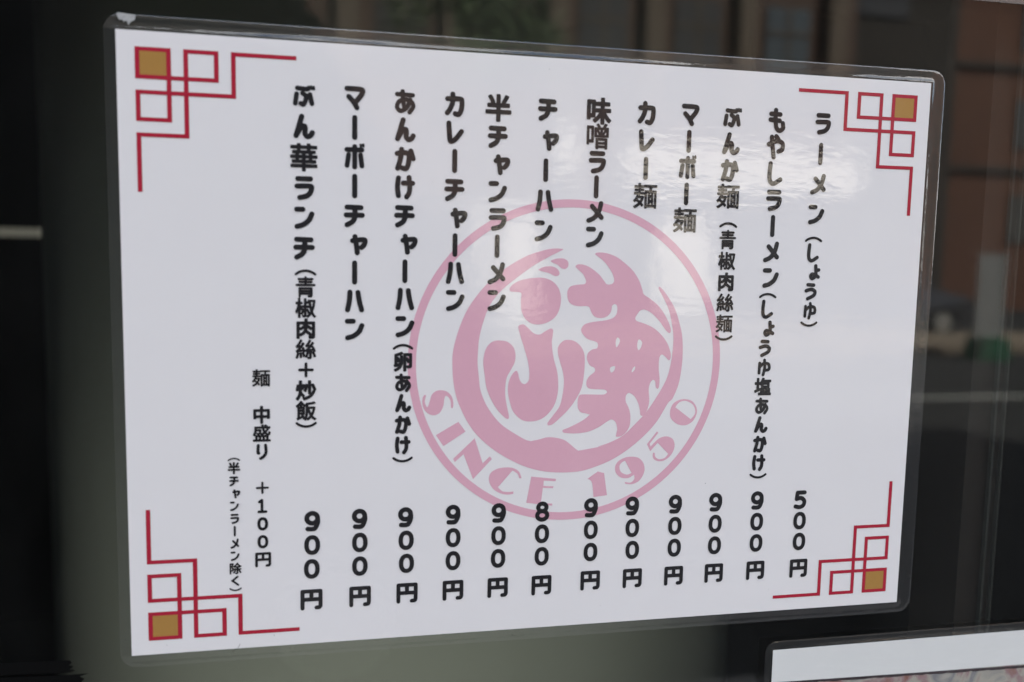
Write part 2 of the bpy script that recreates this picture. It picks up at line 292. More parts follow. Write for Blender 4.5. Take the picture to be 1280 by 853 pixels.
LOGO = {
    'crescent': [[(1.7,37.7),(-2.2,37.8),(-7.0,36.7),(-11.9,34.9),(-16.6,32.3),(-21.4,29.0),(-26.1,24.8),(-30.3,19.8),(-33.6,14.6),(-36.1,8.5),(-37.7,2.8),(-38.3,-1.0),(-38.3,-5.3),(-37.9,-10.5),(-36.7,-16.3),(-35.0,-20.6),(-32.5,-25.5),(-29.1,-30.2),(-23.7,-35.2),(-17.7,-39.2),(-10.8,-42.6),(-3.9,-44.6),(3.0,-45.3),(10.0,-45.1),(15.2,-43.9),(22.4,-41.2),(29.2,-37.1),(35.4,-32.0),(40.3,-26.6),(44.5,-19.6),(46.2,-18.0),(48.4,-12.5),(49.4,-6.0),(49.6,0.0),(49.1,6.0),(47.9,10.6),(45.9,16.0),(43.1,20.4),(40.9,23.1),(39.3,24.5),(39.0,23.8),(41.0,20.4),(43.3,16.0),(44.8,10.6),(45.6,5.6),(45.5,0.1),(44.9,-4.9),(43.5,-10.4),(40.3,-16.4),(35.9,-22.9),(31.3,-27.8),(26.8,-31.9),(21.7,-34.4),(17.1,-35.9),(21.0,-35.3),(15.0,-36.4),(9.5,-37.2,1),(8.0,-36.1),(4.4,-33.2),(0.9,-32.1),(-2.5,-31.8),(-5.5,-32.5),(-8.7,-33.1,1),(-11.1,-32.4),(-17.9,-28.2),(-21.4,-25.2),(-25.4,-19.8),(-27.9,-14.0),(-28.7,-8.2),(-29.2,-3.5),(-29.0,1.8),(-29.1,0.3),(-28.7,5.2),(-27.5,10.4),(-25.5,16.1),(-22.7,20.4),(-18.9,24.2),(-14.1,28.0),(-9.4,31.4),(-4.1,34.5),(0.3,36.8)]],
    'drop': [[(-2.8,33.4),(-0.6,34.2),(1.9,34.3),(3.6,33.3),(3.8,31.6),(2.7,30.5),(1.2,30.8),(-0.3,32.0),(-2.0,32.7)]],
    'drop2': [[(-7.4,30.1),(-5.4,31.1),(-2.5,31.4),(-0.3,30.5),(0.6,28.9),(0.0,28.0),(-1.2,27.9),(-3.4,28.9),(-5.9,29.5)]],
    'disc': [[(-17.9,23.0),(-17.0,24.4),(-14.1,26.1),(-9.7,27.0),(-5.8,27.2),(-2.4,26.2),(0.1,23.9),(1.3,20.6),(1.1,16.7),(-0.3,13.4),(-3.0,11.2),(-6.4,10.2),(-9.4,10.5),(-11.9,12.3),(-13.3,15.2),(-13.6,18.5),(-13.5,21.4),(-14.3,21.9),(-17.4,22.1)]],
    'vase': [[(-14.4,9.2),(-13.8,10.0),(-12.3,10.1),(-10.3,8.5),(-8.3,6.8),(-6.3,6.5),(-4.4,7.6),(-2.2,8.7),(-1.3,8.0),(-1.6,4.7),(-1.7,4.1),(-1.4,0.7),(-0.6,-3.2),(0.5,-6.8),(1.1,-11.0),(1.0,-15.4),(-0.2,-19.8),(-2.7,-23.2),(-5.6,-25.1),(-9.1,-25.7),(-12.5,-25.0),(-15.6,-22.0),(-17.1,-18.0),(-17.8,-14.1),(-17.5,-10.8),(-16.3,-8.1),(-14.9,-6.8),(-14.1,-7.7),(-13.6,-9.8),(-12.6,-11.4),(-11.3,-11.7),(-10.1,-10.4),(-9.9,-7.5),(-10.6,-3.1),(-12.1,1.7),(-12.0,1.6),(-13.4,5.6)]],
    'leafa': [[(-20.9,4.3),(-18.5,3.9),(-16.3,2.2),(-15.3,-0.2),(-15.4,-3.5),(-16.8,-6.4),(-18.3,-9.3),(-18.8,-13.2),(-18.6,-17.0),(-17.8,-20.9),(-17.2,-23.6),(-17.5,-24.6),(-18.7,-24.1),(-21.4,-21.4),(-23.9,-17.4),(-25.7,-13.1),(-26.5,-8.3),(-27.1,-3.5),(-26.4,0.8),(-24.8,3.2),(-22.9,4.2)]],
    'leafb': [[(4.3,4.5),(6.8,4.1),(9.1,2.4),(10.7,-0.3),(11.1,-3.7),(10.9,-8.6),(10.1,-13.5),(7.9,-17.9),(5.0,-21.8),(2.0,-24.7),(-0.6,-26.9),(-2.3,-27.3),(-2.6,-26.4),(-0.6,-23.7),(1.8,-20.3),(2.9,-15.9),(3.3,-11.0),(2.7,-7.1),(1.6,-3.7),(0.7,-0.2),(0.9,2.2),(2.6,4.1)]],
    'hana': [[(13.9,36.1),(14.9,36.7),(17.9,36.6),(22.0,35.3),(25.6,32.9),(28.8,30.1),(31.2,26.7),(32.6,23.3),(33.2,21.6),(35.8,19.9),(39.0,17.5),(41.8,14.0),(43.7,10.6),(44.5,8.1),(44.0,7.0),(42.5,8.1),(39.8,11.5),(36.6,14.5),(33.9,15.8),(32.1,15.5),(30.9,14.0),(30.2,12.5),(31.0,11.5),(34.1,10.5),(37.8,8.8),(41.0,6.1),(43.3,3.1),(44.7,-0.4),(44.8,-2.4),(44.1,-3.3),(42.4,-1.7),(41.1,-1.1),(40.3,-2.4),(40.2,-6.4),(40.7,-10.4),(40.6,-13.4),(40.0,-14.2),(39.3,-13.4),(39.0,-11.4),(38.1,-10.7),(37.0,-11.9),(36.5,-14.4),(36.9,-18.9),(36.1,-22.4),(34.6,-24.4),(33.6,-24.1),(33.3,-22.4),(32.6,-19.8),(31.0,-17.0),(28.8,-15.6),(27.6,-16.5),(27.5,-18.7),(28.8,-21.3),(29.5,-23.8),(29.5,-27.8),(28.3,-30.3),(26.3,-32.0),(24.2,-32.2),(24.2,-31.2),(24.5,-29.2),(23.8,-26.7),(22.2,-25.6),(20.2,-26.5),(17.4,-28.3),(13.3,-30.0),(8.3,-30.6),(3.7,-30.2),(3.3,-29.2),(5.2,-28.5),(8.7,-26.9),(11.7,-25.2),(13.6,-23.6,1),(12.1,-23.1),(10.1,-22.6),(8.9,-20.9),(8.8,-18.0),(9.4,-16.2),(11.4,-15.9),(18.5,-16.1),(19.8,-15.6),(20.0,-14.9),(19.0,-14.2),(13.4,-13.8),(12.1,-12.8),(12.0,-10.8),(13.0,-9.1),(15.0,-7.4),(14.9,-6.0),(13.1,-5.0),(11.9,-2.7),(12.2,-0.5),(13.9,0.9),(15.7,1.4),(15.9,3.1),(14.9,3.9),(11.8,4.9),(9.7,7.1),(9.4,8.5),(10.6,10.2),(13.6,11.1),(18.2,11.7),(21.2,12.5),(22.7,13.9),(23.1,15.9),(22.8,17.4),(21.8,17.8),(21.0,17.1),(20.6,14.9),(19.1,13.2),(16.6,12.6),(14.3,13.2),(13.0,14.9),(12.2,16.6),(10.9,17.0),(7.4,17.0),(4.9,18.0),(3.8,20.1),(3.8,22.5),(4.8,24.1),(7.2,24.8),(10.2,25.1),(10.7,26.2),(9.6,28.6),(7.8,30.2),(6.6,31.4),(7.3,32.2),(9.5,32.2),(12.5,31.0),(15.6,28.7),(17.5,26.5),(18.8,25.1),(20.8,25.3),(21.5,26.6),(20.7,29.2),(18.5,32.3),(16.5,34.2)],[(23.5,5.4),(24.4,4.6),(24.3,3.3),(23.3,1.7),(22.9,2.6),(22.9,4.3)],[(32.0,4.7),(33.2,3.6),(32.9,1.8),(32.0,0.6),(31.4,1.6),(31.4,3.6)],[(22.8,-5.4),(22.7,-6.8),(21.6,-7.8),(21.0,-7.0),(21.2,-5.8)],[(30.8,-5.5),(30.6,-6.9),(29.6,-7.8),(29.5,-7.3),(30.0,-6.1)]],
    'S': [[(-48.3,-15.3),(-47.7,-15.5),(-48.1,-17.8),(-47.2,-19.7),(-46.4,-17.8),(-45.7,-15.4),(-44.3,-14.0),(-42.4,-13.6),(-40.1,-14.2),(-38.4,-16.0),(-37.8,-18.4),(-38.0,-20.1),(-38.6,-20.1),(-38.8,-17.7),(-39.6,-16.2),(-40.6,-15.7),(-41.1,-16.9),(-41.4,-19.3),(-42.6,-21.7),(-44.5,-22.7),(-46.6,-22.2),(-48.3,-20.6),(-49.0,-18.2),(-48.9,-16.3)]],
    'I': [[(-44.0,-30.0,1),(-35.9,-25.3,1),(-33.2,-28.9,1),(-41.2,-34.1,1)]],
    'N': [[(-37.6,-38.9,1),(-29.8,-31.5,1),(-26.7,-40.9,1),(-24.1,-38.4,1),(-23.3,-39.4,1),(-30.2,-46.7,1),(-33.8,-37.3,1),(-37.0,-40.1,1)]],
    'C': [[(-12.0,-47.0,1),(-12.9,-47.0,1),(-13.6,-45.2),(-15.5,-44.0,1),(-20.9,-50.1,1),(-19.2,-51.6),(-17.0,-52.0),(-15.0,-51.9,1),(-15.0,-52.8,1),(-17.4,-53.0),(-20.4,-52.2),(-23.0,-50.2),(-24.3,-47.2),(-23.7,-44.7),(-21.4,-43.2),(-18.1,-42.7),(-15.1,-43.1),(-12.9,-44.6)]],
    'E': [[(-8.3,-46.5,1),(1.2,-47.7,1),(1.1,-48.6,1),(-3.5,-48.2,1),(-3.6,-50.2,1),(0.3,-50.5,1),(0.1,-51.2,1),(-3.8,-50.9,1),(-4.4,-56.7,1),(0.0,-57.1,1),(-0.0,-57.9,1),(-10.0,-56.4,1)]],
    'one': [[(13.4,-48.1,1),(17.4,-45.4,1),(19.9,-46.1,1),(21.3,-54.7,1),(16.0,-55.2,1),(15.4,-50.3),(14.7,-48.8)]],
    'nine': [[(32.8,-40.4),(35.1,-42.2),(36.0,-45.0),(35.3,-47.7),(33.5,-49.9),(30.9,-50.8),(28.4,-50.5,1),(28.2,-49.8,1),(30.6,-50.1),(32.0,-48.7),(31.8,-47.1,1),(29.6,-48.3),(26.7,-48.1),(24.6,-46.2),(24.2,-43.7),(25.5,-41.6),(28.7,-40.2)],[(28.1,-41.6,1),(30.8,-46.4,1),(28.9,-47.0),(26.6,-45.9),(25.9,-43.7),(26.8,-42.2)]],
    'five': [[(40.4,-30.6,1),(41.0,-31.1,1),(37.7,-35.3,1),(38.1,-36.4,1),(41.2,-33.4),(44.4,-32.6),(47.0,-33.8),(47.8,-36.6),(46.6,-39.7),(44.1,-41.8),(41.5,-42.2),(39.4,-41.1),(39.1,-39.0),(39.8,-38.9),(40.2,-40.5),(41.8,-41.4),(44.0,-40.9),(45.3,-39.4,1),(40.9,-35.0,1),(38.0,-38.2,1),(36.6,-35.4,1)]],
    'zero': [[(51.2,-18.3),(54.2,-19.1),(56.1,-21.6),(56.3,-24.1),(54.8,-26.9),(52.0,-28.4),(48.7,-28.0),(46.0,-25.8),(45.4,-23.0),(46.4,-20.2),(48.6,-18.7)],[(47.5,-21.4,1),(49.0,-19.5),(51.6,-19.0),(54.5,-20.4),(55.6,-22.6),(55.4,-24.4),(53.9,-26.1,1)]],
}

# ------------------------------------------------------------------ materials
def clear_mat(name, ior, tint, haze=0., gain=1., bump=0., bscale=1., rough=0., dust=False):
    """thin clear sheet: what is behind shows through, the street shows as a mirror image by Fresnel"""
    m, n, l = nodes(name); n.clear()
    out = n.new('ShaderNodeOutputMaterial'); tr = n.new('ShaderNodeBsdfTransparent'); tr.inputs[0].default_value = (*tint, 1)
    gl = n.new('ShaderNodeBsdfGlossy'); gl.inputs['Roughness'].default_value = rough; gl.inputs[0].default_value = (1, 1, 1, 1)
    geo = n.new('ShaderNodeNewGeometry'); io = n.new('ShaderNodeMix'); io.inputs['A'].default_value = ior; io.inputs['B'].default_value = 1 / ior
    l.new(geo.outputs['Backfacing'], io.inputs['Factor'])
    fr = n.new('ShaderNodeFresnel'); l.new(io.outputs['Result'], fr.inputs['IOR'])
    if haze < 0: pass
    ml = n.new('ShaderNodeMath'); ml.operation = 'MULTIPLY'; ml.inputs[1].default_value = gain; ml.use_clamp = True
    # angles past the critical one never arise in a real thin sheet: cap the mirror share
    mn = n.new('ShaderNodeMath'); mn.operation = 'MINIMUM'; mn.inputs[1].default_value = .35
    l.new(fr.outputs[0], mn.inputs[0]); l.new(mn.outputs[0], ml.inputs[0])
    m1 = n.new('ShaderNodeMixShader'); l.new(ml.outputs[0], m1.inputs[0])
    base = tr
    if haze > 0:
        df = n.new('ShaderNodeBsdfDiffuse'); df.inputs[0].default_value = (.8, .79, .77, 1)
        mh = n.new('ShaderNodeMixShader'); mh.inputs[0].default_value = haze
        if dust:                # uneven dust and wiping streaks
            t = n.new('ShaderNodeTexCoord'); p = n.new('ShaderNodeMapping'); p.inputs['Scale'].default_value = (1, 1, .35); p.inputs['Rotation'].default_value = (0, .5, 0)
            z = n.new('ShaderNodeTexNoise'); z.inputs['Scale'].default_value = 14; z.inputs['Detail'].default_value = 9; z.inputs['Roughness'].default_value = .7
            r = n.new('ShaderNodeMapRange'); r.inputs['From Min'].default_value = .35; r.inputs['From Max'].default_value = .75; r.inputs['To Min'].default_value = haze * .35; r.inputs['To Max'].default_value = haze * 2.6
            l.new(t.outputs['Object'], p.inputs[0]); l.new(p.outputs[0], z.inputs[0]); l.new(z.outputs[0], r.inputs[0]); l.new(r.outputs[0], mh.inputs[0])
        l.new(tr.outputs[0], mh.inputs[1]); l.new(df.outputs[0], mh.inputs[2]); base = mh
    l.new(base.outputs[0], m1.inputs[1]); l.new(gl.outputs[0], m1.inputs[2]); l.new(m1.outputs[0], out.inputs[0])
    if bump:
        t = n.new('ShaderNodeTexCoord'); prev = None
        for s, st, d, str_ in ((bscale, (1, 1, 1), bump, 1), (bscale * .28, (1, 1, 2.2), bump * 3.5, 1), (bscale * 4, (1, 1, 1), bump * .22, 1)):
            p = n.new('ShaderNodeMapping'); p.inputs['Scale'].default_value = st
            z = n.new('ShaderNodeTexNoise'); z.inputs['Scale'].default_value = s; z.inputs['Detail'].default_value = 3
            u = n.new('ShaderNodeBump'); u.inputs['Strength'].default_value = 1; u.inputs['Distance'].default_value = d
            l.new(t.outputs['Object'], p.inputs[0]); l.new(p.outputs[0], z.inputs[0]); l.new(z.outputs[0], u.inputs['Height'])
            if prev: l.new(prev.outputs[0], u.inputs['Normal'])
            prev = u
        l.new(prev.outputs[0], gl.inputs['Normal']); l.new(prev.outputs[0], fr.inputs['Normal'])
    return m
M_film = clear_mat('laminate_film', 1.52, (.97, .97, .97), haze=.019, gain=1.25, bump=.000018, bscale=420., rough=.02)
M_glass = clear_mat('window_glass', 1.5, (.90, .93, .91), haze=.0022, gain=.75, dust=True)
def ink(name, c, var=.05): return mat(name, c, rough=.85, var=var, scale=900, spec=0)
M_paper = mat('white_paper', (.84, .815, .805), rough=.9, var=.012, scale=60, spec=0)
M_paper2 = mat('warm_white_paper', (.74, .745, .72), rough=.9, var=.015, scale=60, spec=0)
M_ink = ink('black_print', (.009, .008, .010)); M_red = ink('crimson_print', (.43, .008, .032))
M_gold = ink('ochre_print', (.42, .22, .05)); M_pink = ink('pink_print', (.76, .425, .51), .02)
M_dark = mat('dark_interior', (.010, .010, .009), rough=.9, var=.2, scale=3)
M_alu = mat('brushed_aluminium', (.45, .43, .4), rough=.35, metal=.9, var=.1, scale=80, stretch=(1, 1, .05))
M_render = mat('grey_render_wall', (.3, .29, .27), rough=.9, var=.12, scale=9, bump=.3)

# ------------------------------------------------------------------ laminated sheets
def sheet_to_world(x, y, d): return (x * .001, -d * .001, y * .001)     # mm on the sheet -> metres, local to an Empty on the glass
def axis(a, b, keys, step):
    ks = sorted(set([a, b] + [k for k in keys if a < k < b])); r = []
    for p, q in zip(ks[:-1], ks[1:]):
        n = max(1, int(math.ceil((q - p) / step))); r += [p + (q - p) * i / n for i in range(n)]
    return r + [ks[-1]]
def film_mesh(name, fx0, fx1, fy0, fy1, px0, px1, py0, py1, rad, seed, step=2.0, amp=.62):
    xs = axis(fx0, fx1, (fx0 + .3, fx0 + .8, px0 - 1.3, px0 - .7, px0 - .2, px0 + .2, px1 - .2, px1 + .2, px1 + .7, px1 + 1.3, fx1 - .8, fx1 - .3), step)
    ys = axis(fy0, fy1, (fy0 + .3, fy0 + .8, py0 - 1.3, py0 - .7, py0 - .2, py0 + .2, py1 - .2, py1 + .2, py1 + .7, py1 + 1.3, fy1 - .8, fy1 - .3), step)
    rng = random.Random(seed)
    waves = [(rng.uniform(-1, 1), rng.uniform(-1, 1), rng.uniform(0, 6.28), lam, a) for lam, a in ((150, .16), (110, .13), (70, .06), (48, .035), (33, .018), (24, .010), (17, .005))]
    def D(x, y):
        dx = max(px0 - x, x - px1, 0); dy = max(py0 - y, y - py1, 0); q = math.hypot(dx, dy)
        over = 1 - min(1, max(0, (q - .2) / 1.5)); over = over * over * (3 - 2 * over)
        d = .64 + over * .27 + .04 * math.exp(-((q - .75) / .25) ** 2) * (q > 0)
        for ax, ay, ph, lam, a in waves:
            h = math.hypot(ax, ay) or 1; d += amp * a * (over * .75 + .25) * math.sin(2 * math.pi * (ax * x + ay * y) / h / lam + ph)
        e = edge(x, y)
        if e < .8: d = d * (.8 + .2 * max(0, e / .8) ** .5)
        return max(d, .08 + .66 * (q <= .2))
    def edge(x, y):
        cx = min(max(x, fx0 + rad), fx1 - rad); cy = min(max(y, fy0 + rad), fy1 - rad)
        if (x != cx) and (y != cy): return rad - math.hypot(x - cx, y - cy)
        return min(x - fx0, fx1 - x, y - fy0, fy1 - y)
    v = []; cl = []
    for y in ys:
        for x in xs:
            X, Y = x, y; c = False; cx = min(max(x, fx0 + rad), fx1 - rad); cy = min(max(y, fy0 + rad), fy1 - rad)
            if x != cx and y != cy:
                h = math.hypot(x - cx, y - cy)
                if h > rad: X = cx + (x - cx) * rad / h; Y = cy + (y - cy) * rad / h; c = True
            v.append(sheet_to_world(X, Y, D(X, Y))); cl.append(c)
    nx = len(xs); f = []
    for j in range(len(ys) - 1):
        for i in range(nx - 1):
            q = (j * nx + i, j * nx + i + 1, (j + 1) * nx + i + 1, (j + 1) * nx + i)
            if not all(cl[k] for k in q): f.append(q)
    return mesh(name, v, f, True)
def paper_mesh(name, x0, x1, y0, y1, d=.55, t=.12):
    v = [sheet_to_world(x, y, dd) for dd in (d - t, d) for y in (y0, y1) for x in (x0, x1)]
    return mesh(name, v, [(0, 1, 3, 2), (4, 6, 7, 5), (0, 4, 5, 1), (2, 3, 7, 6), (0, 2, 6, 4), (1, 5, 7, 3)])
def spline(P, n=5):         # closed smooth curve through the points; points with a third value are corners
    N_ = len(P); out = []
    for i in range(N_):
        p0, p1, p2, p3 = [np.array(P[(i + k - 1) % N_][:2], float) for k in range(4)]
        t1 = np.zeros(2) if len(P[i]) > 2 else (p2 - p0) / 2; t2 = np.zeros(2) if len(P[(i + 1) % N_]) > 2 else (p3 - p1) / 2
        ch = np.linalg.norm(p2 - p1)
        for t_ in (t1, t2):
            h = np.linalg.norm(t_)
            if h > ch: t_ *= ch / h
        if len(P[i]) > 2 and len(P[(i + 1) % N_]) > 2: out.append(p1); continue
        for j in range(n):
            t = j / n; out.append((2 * t ** 3 - 3 * t ** 2 + 1) * p1 + (t ** 3 - 2 * t ** 2 + t) * t1 + (-2 * t ** 3 + 3 * t ** 2) * p2 + (t ** 3 - t ** 2) * t2)
    return np.array(out)

menu = empty('laminated_menu', (0, 0, ZC))
tag(menu, 'large white laminated menu with black Japanese dish names, prices and pink round emblem', 'menu')
link('paper_sheet', paper_mesh('paper_sheet', -148.5, 148.5, -105, 105), M_paper, menu)
link('laminate_film', film_mesh('laminate_film', -152.2, 154.7, -109.3, 109.9, -148.5, 148.5, -105, 105, 5.6, 7), M_film, menu)
def flat(name, polys, d, m, parent):    # polys = [(points, triangles)] in mm
    v = []; f = []
    for P, T in polys:
        b = len(v); v += [sheet_to_world(p[0], p[1], d) for p in P]; f += [tuple(b + i for i in t) for t in T]
    me = mesh(name, v, f)
    import bmesh
    bm = bmesh.new(); bm.from_mesh(me)
    for q in bm.faces:
        if q.normal.y > 0: q.normal_flip()
    bm.to_mesh(me); bm.free()
    return link(name, me, m, parent)
def steps(t):
    s = [0.]
    for a, b in zip(t[:-1], t[1:]):
        s.append(s[-1] + (.72 if a in '()' or b in '()' else 1.))
    if t[0] in '589': s = [0, .303, .608, 1.]
    return [q / s[-1] for q in s]
for t, em, x0, y0, x1, y1 in LINES:
    polys = []; price = t[0] in '589'
    for ch, s in zip(t, steps(t)):
        if ch == '　': continue
        P, T = glyph(ch, em < 6.5 and ch not in '()')
        e = em * (1.04 if ch == '円' else 1.13 if ch in '0589' and price else 1.05 if ch in '01' else 1.1 if ord(ch) > 0x4e00 and ord(ch) < 0xa000 else .96 if em > 9 else 1.04 if em > 6.5 else 1)
        polys.append(([(x0 + (x1 - x0) * s + p[0] * e, y0 + (y1 - y0) * s + p[1] * e) for p in P], T))
    o = flat('price' if price else 'dish_note' if t[0] in '(　' or t[0] == '麺' and len(t) > 6 else 'dish_name', polys, .68, M_ink, menu)
    o['label'] = ('black printed price reading ' if price else 'black printed line reading ') + t.replace('　', ' ')
# round emblem
C0 = (5.2, -3.4); 
def circ(r, n=96): return np.array([(CX + r * math.cos(2 * math.pi * i / n), CY + r * math.sin(2 * math.pi * i / n)) for i in range(n)])
CX, CY, RO, RI = 5.3, -3.9, 59.6, 56.7
n_ = 128; ro = circ(RO, n_); ri = circ(RI, n_)
ring = (list(ro) + list(ri), [(i, (i + 1) % n_, n_ + (i + 1) % n_, n_ + i) for i in range(n_)])
emb = flat('round_emblem', [ring], .60, M_pink, menu); emb['label'] = 'pale pink ring emblem round a stylised bird of two characters'
emblem_part = {'crescent': 'emblem_crescent', 'hana': 'emblem_character', 'vase': 'emblem_character', 'disc': 'emblem_disc', 'drop': 'emblem_drop', 'drop2': 'emblem_drop', 'leafa': 'emblem_leaf', 'leafb': 'emblem_leaf'}
for k, nm in emblem_part.items():
    flat(nm, [fill([spline(L) for L in LOGO[k]])], .60, M_pink, emb)
w1 = flat('emblem_lettering', [fill([spline(L, 4) for L in LOGO[k]]) for k in ('S', 'I', 'N', 'C', 'E')], .60, M_pink, emb); w1['label'] = 'pink letters reading SINCE'
w2 = flat('emblem_lettering', [fill([spline(L, 4) for L in LOGO[k]]) for k in ('one', 'nine', 'five', 'zero')], .60, M_pink, emb); w2['label'] = 'pink numerals reading 1950'
# corner ornaments: two line paths mirrored about the diagonal, one ochre square
A, B_, C_, D_, E_, F_ = 0, 9.6, 14.9, 24.4, 29.8, 50.0
A = 0
path = [(A, 0), (B_, 0), (B_, D_), (0, D_), (0, C_), (E_, C_), (E_, 0), (F_, 0)]
def stroke(path, wd):
    q = []
    for (x0, y0), (x1, y1) in zip(path[:-1], path[1:]):
        h = wd / 2; a, b = sorted((x0, x1)); c, d = sorted((y0, y1))
        q.append((a - (h if a != b or 1 else 0), b + h, c - h, d + h))
    return q
for sx in (-1, 1):
    for sy in (1, -1):
        rects = stroke(path, 1.45) + [(c, d, a, b) for a, b, c, d in stroke(path, 1.45)]
        # trim the tails square at their ends, then merge the overlapping strokes on a grid of cells
        rects = [(a, min(b, F_), c, min(d, F_)) for a, b, c, d in rects]
        gxs = sorted({round(v, 4) for r in rects for v in r[:2]}); gys = sorted({round(v, 4) for r in rects for v in r[2:]})
        polys = []
        for i in range(len(gxs) - 1):
            for j in range(len(gys) - 1):
                mx_, my_ = (gxs[i] + gxs[i + 1]) / 2, (gys[j] + gys[j + 1]) / 2
                if any(a < mx_ < b and c < my_ < d for a, b, c, d in rects):
                    P = [(sx * (142.15 - x) if sx > 0 else -(142.15 - x), sy * (99.3 - y * .915)) for x, y in ((gxs[i], gys[j]), (gxs[i + 1], gys[j]), (gxs[i + 1], gys[j + 1]), (gxs[i], gys[j + 1]))]
                    polys.append((P, [(0, 1, 2, 3)]))
        orn = flat('corner_ornament', polys, .64, M_red, menu)
        orn['label'] = 'crimson %s %s corner fret with an ochre square' % ('upper' if sy > 0 else 'lower', 'left' if sx < 0 else 'right')
        P = [(sx * (142.15 - x), sy * (99.3 - y * .915)) for x, y in ((.675, .675), (B_ - .675, .675), (B_ - .675, B_ - .675), (.675, B_ - .675))]
        flat('gold_square', [(P, [(0, 1, 2, 3)])], .63, M_gold, orn)
# torn scrap of white tape on the film's upper edge
sx_ = [(-148.0, 109.6), (-147.4, 110.1), (-142.6, 109.7), (-142.2, 109.2), (-142.6, 107.9), (-143.4, 107.6), (-144.0, 107.0), (-144.5, 106.1), (-144.7, 107.3), (-145.3, 107.6), (-145.8, 107.2), (-146.2, 107.9), (-147.0, 107.7), (-147.5, 108.4)]
M_tape = mat('white_tape_scrap', (.30, .30, .29), rough=.6, var=.35, scale=1500)
flat('tape_scrap', [fill([np.array(sx_)])], 1.0, M_tape, menu)

# dust and a hair caught under the film
sp = []
rd = random.Random(11)
for x, y, r in [(-14.3, -107.2, .28), (-46, 60, .13), (4.5, 107, .18), (61, -51.5, .16), (-101, -101, .14), (-137, -101.9, .15), (120, 12, .13), (-150.3, -99.0, .2), (90, -96, .12), (-60, -20, .1), (139, 60, .11), (-128, 20, .1), (20, -98, .1), (-5, 101, .12)]:
    sp.append(([(x + r * rd.uniform(.6, 1.3) * math.cos(k), y + r * rd.uniform(.6, 1.3) * math.sin(k)) for k in (0, 1.05, 2.1, 3.15, 4.2, 5.25)], [(0, 1, 2, 3, 4, 5)]))
flat('dust_specks', sp, .72, M_ink, menu)['kind'] = 'stuff'
hair = [(-115.2, -105.9), (-114.3, -105.0), (-113.2, -104.3), (-112.6, -103.0)]
flat('hair', [fill([np.array(hair + [(a + .09, b - .09) for a, b in hair[::-1]])])], 1.3, M_ink, menu)

# second laminated sheet, its upper left corner in view
poster = empty('laminated_poster', (0, 0, ZC))
tag(poster, 'second laminated sheet at the bottom right with a food photograph under a dark ruled line', 'poster')
P2 = (93.6, 390.6, -331.7, -121.7)
link('paper_sheet', paper_mesh('paper_sheet', *P2), M_paper2, poster)
link('laminate_film', film_mesh('laminate_film', 90.2, 394, -335.1, -118.0, *P2, 5.0, 21, step=4.0), M_film, poster)
m, n, l = nodes('food_photo_print'); b = n['Principled BSDF']; b.inputs['Roughness'].default_value = .9; b.inputs['Specular IOR Level'].default_value = 0
t = n.new('ShaderNodeTexCoord'); vo = n.new('ShaderNodeTexVoronoi'); vo.feature = 'SMOOTH_F1'; vo.inputs['Scale'].default_value = 55; vo.inputs['Smoothness'].default_value = .6
z = n.new('ShaderNodeTexNoise'); z.inputs['Scale'].default_value = 38; z.inputs['Detail'].default_value = 7; z.inputs['Distortion'].default_value = 1.5
rp = n.new('ShaderNodeValToRGB'); cr = rp.color_ramp; cr.elements[0].position = .3; cr.elements[0].color = (.10, .045, .04, 1); cr.elements[1].position = .7; cr.elements[1].color = (.42, .40, .33, 1)
for p, c in ((.40, (.24, .11, .08)), (.47, (.28, .18, .18)), (.52, (.36, .34, .28)), (.58, (.19, .19, .20))):
    e = cr.elements.new(p); e.color = (*c, 1)
mxx = n.new('ShaderNodeMix'); mxx.inputs['Factor'].default_value = .25
l.new(t.outputs['Object'], vo.inputs[0]); l.new(t.outputs['Object'], z.inputs[0]); l.new(z.outputs[0], mxx.inputs['A']); l.new(vo.outputs['Distance'], mxx.inputs['B'])
l.new(mxx.outputs['Result'], rp.inputs[0]); l.new(rp.outputs[0], b.inputs['Base Color'])
flat('food_photograph', [([(96, -325), (388, -325), (388, -138.0 - .8), (96, -136.0)], [(0, 1, 2, 3)])], .60, m, poster)
rule = [(93.7, -135.3), (390.5, -141.0), (390.5, -142.1)]
k_ = 150; rule += [(390.5 - (390.5 - 93.7) * i / k_, -136.5 - 5.7 * (1 - i / k_) + random.uniform(-.12, .22)) for i in range(1, k_ + 1)]
flat('ruled_line', [fill([np.array(rule)])], .64, ink('dark_brown_print', (.03, .018, .02), .3), poster)

# third laminated sheet, only its lower film edge shows
notice = empty('laminated_notice', (0, 0, ZC))
tag(notice, 'laminated notice above the menu of which only a thin lower film edge shows', 'notice')
P3 = (120, 417, 143.2, 353.2)
link('paper_sheet', paper_mesh('paper_sheet', *P3), M_paper2, notice)
link('laminate_film', film_mesh('laminate_film', 116, 421, 137.6, 357, *P3, 5.0, 33, step=5.0), clear_mat('hazy_laminate_film', 1.52, (.9, .88, .88), haze=.16, gain=1.3, bump=.00002, bscale=300, rough=.03), notice)

M_black0 = mat('black_metal', (.01, .01, .01), rough=.5)
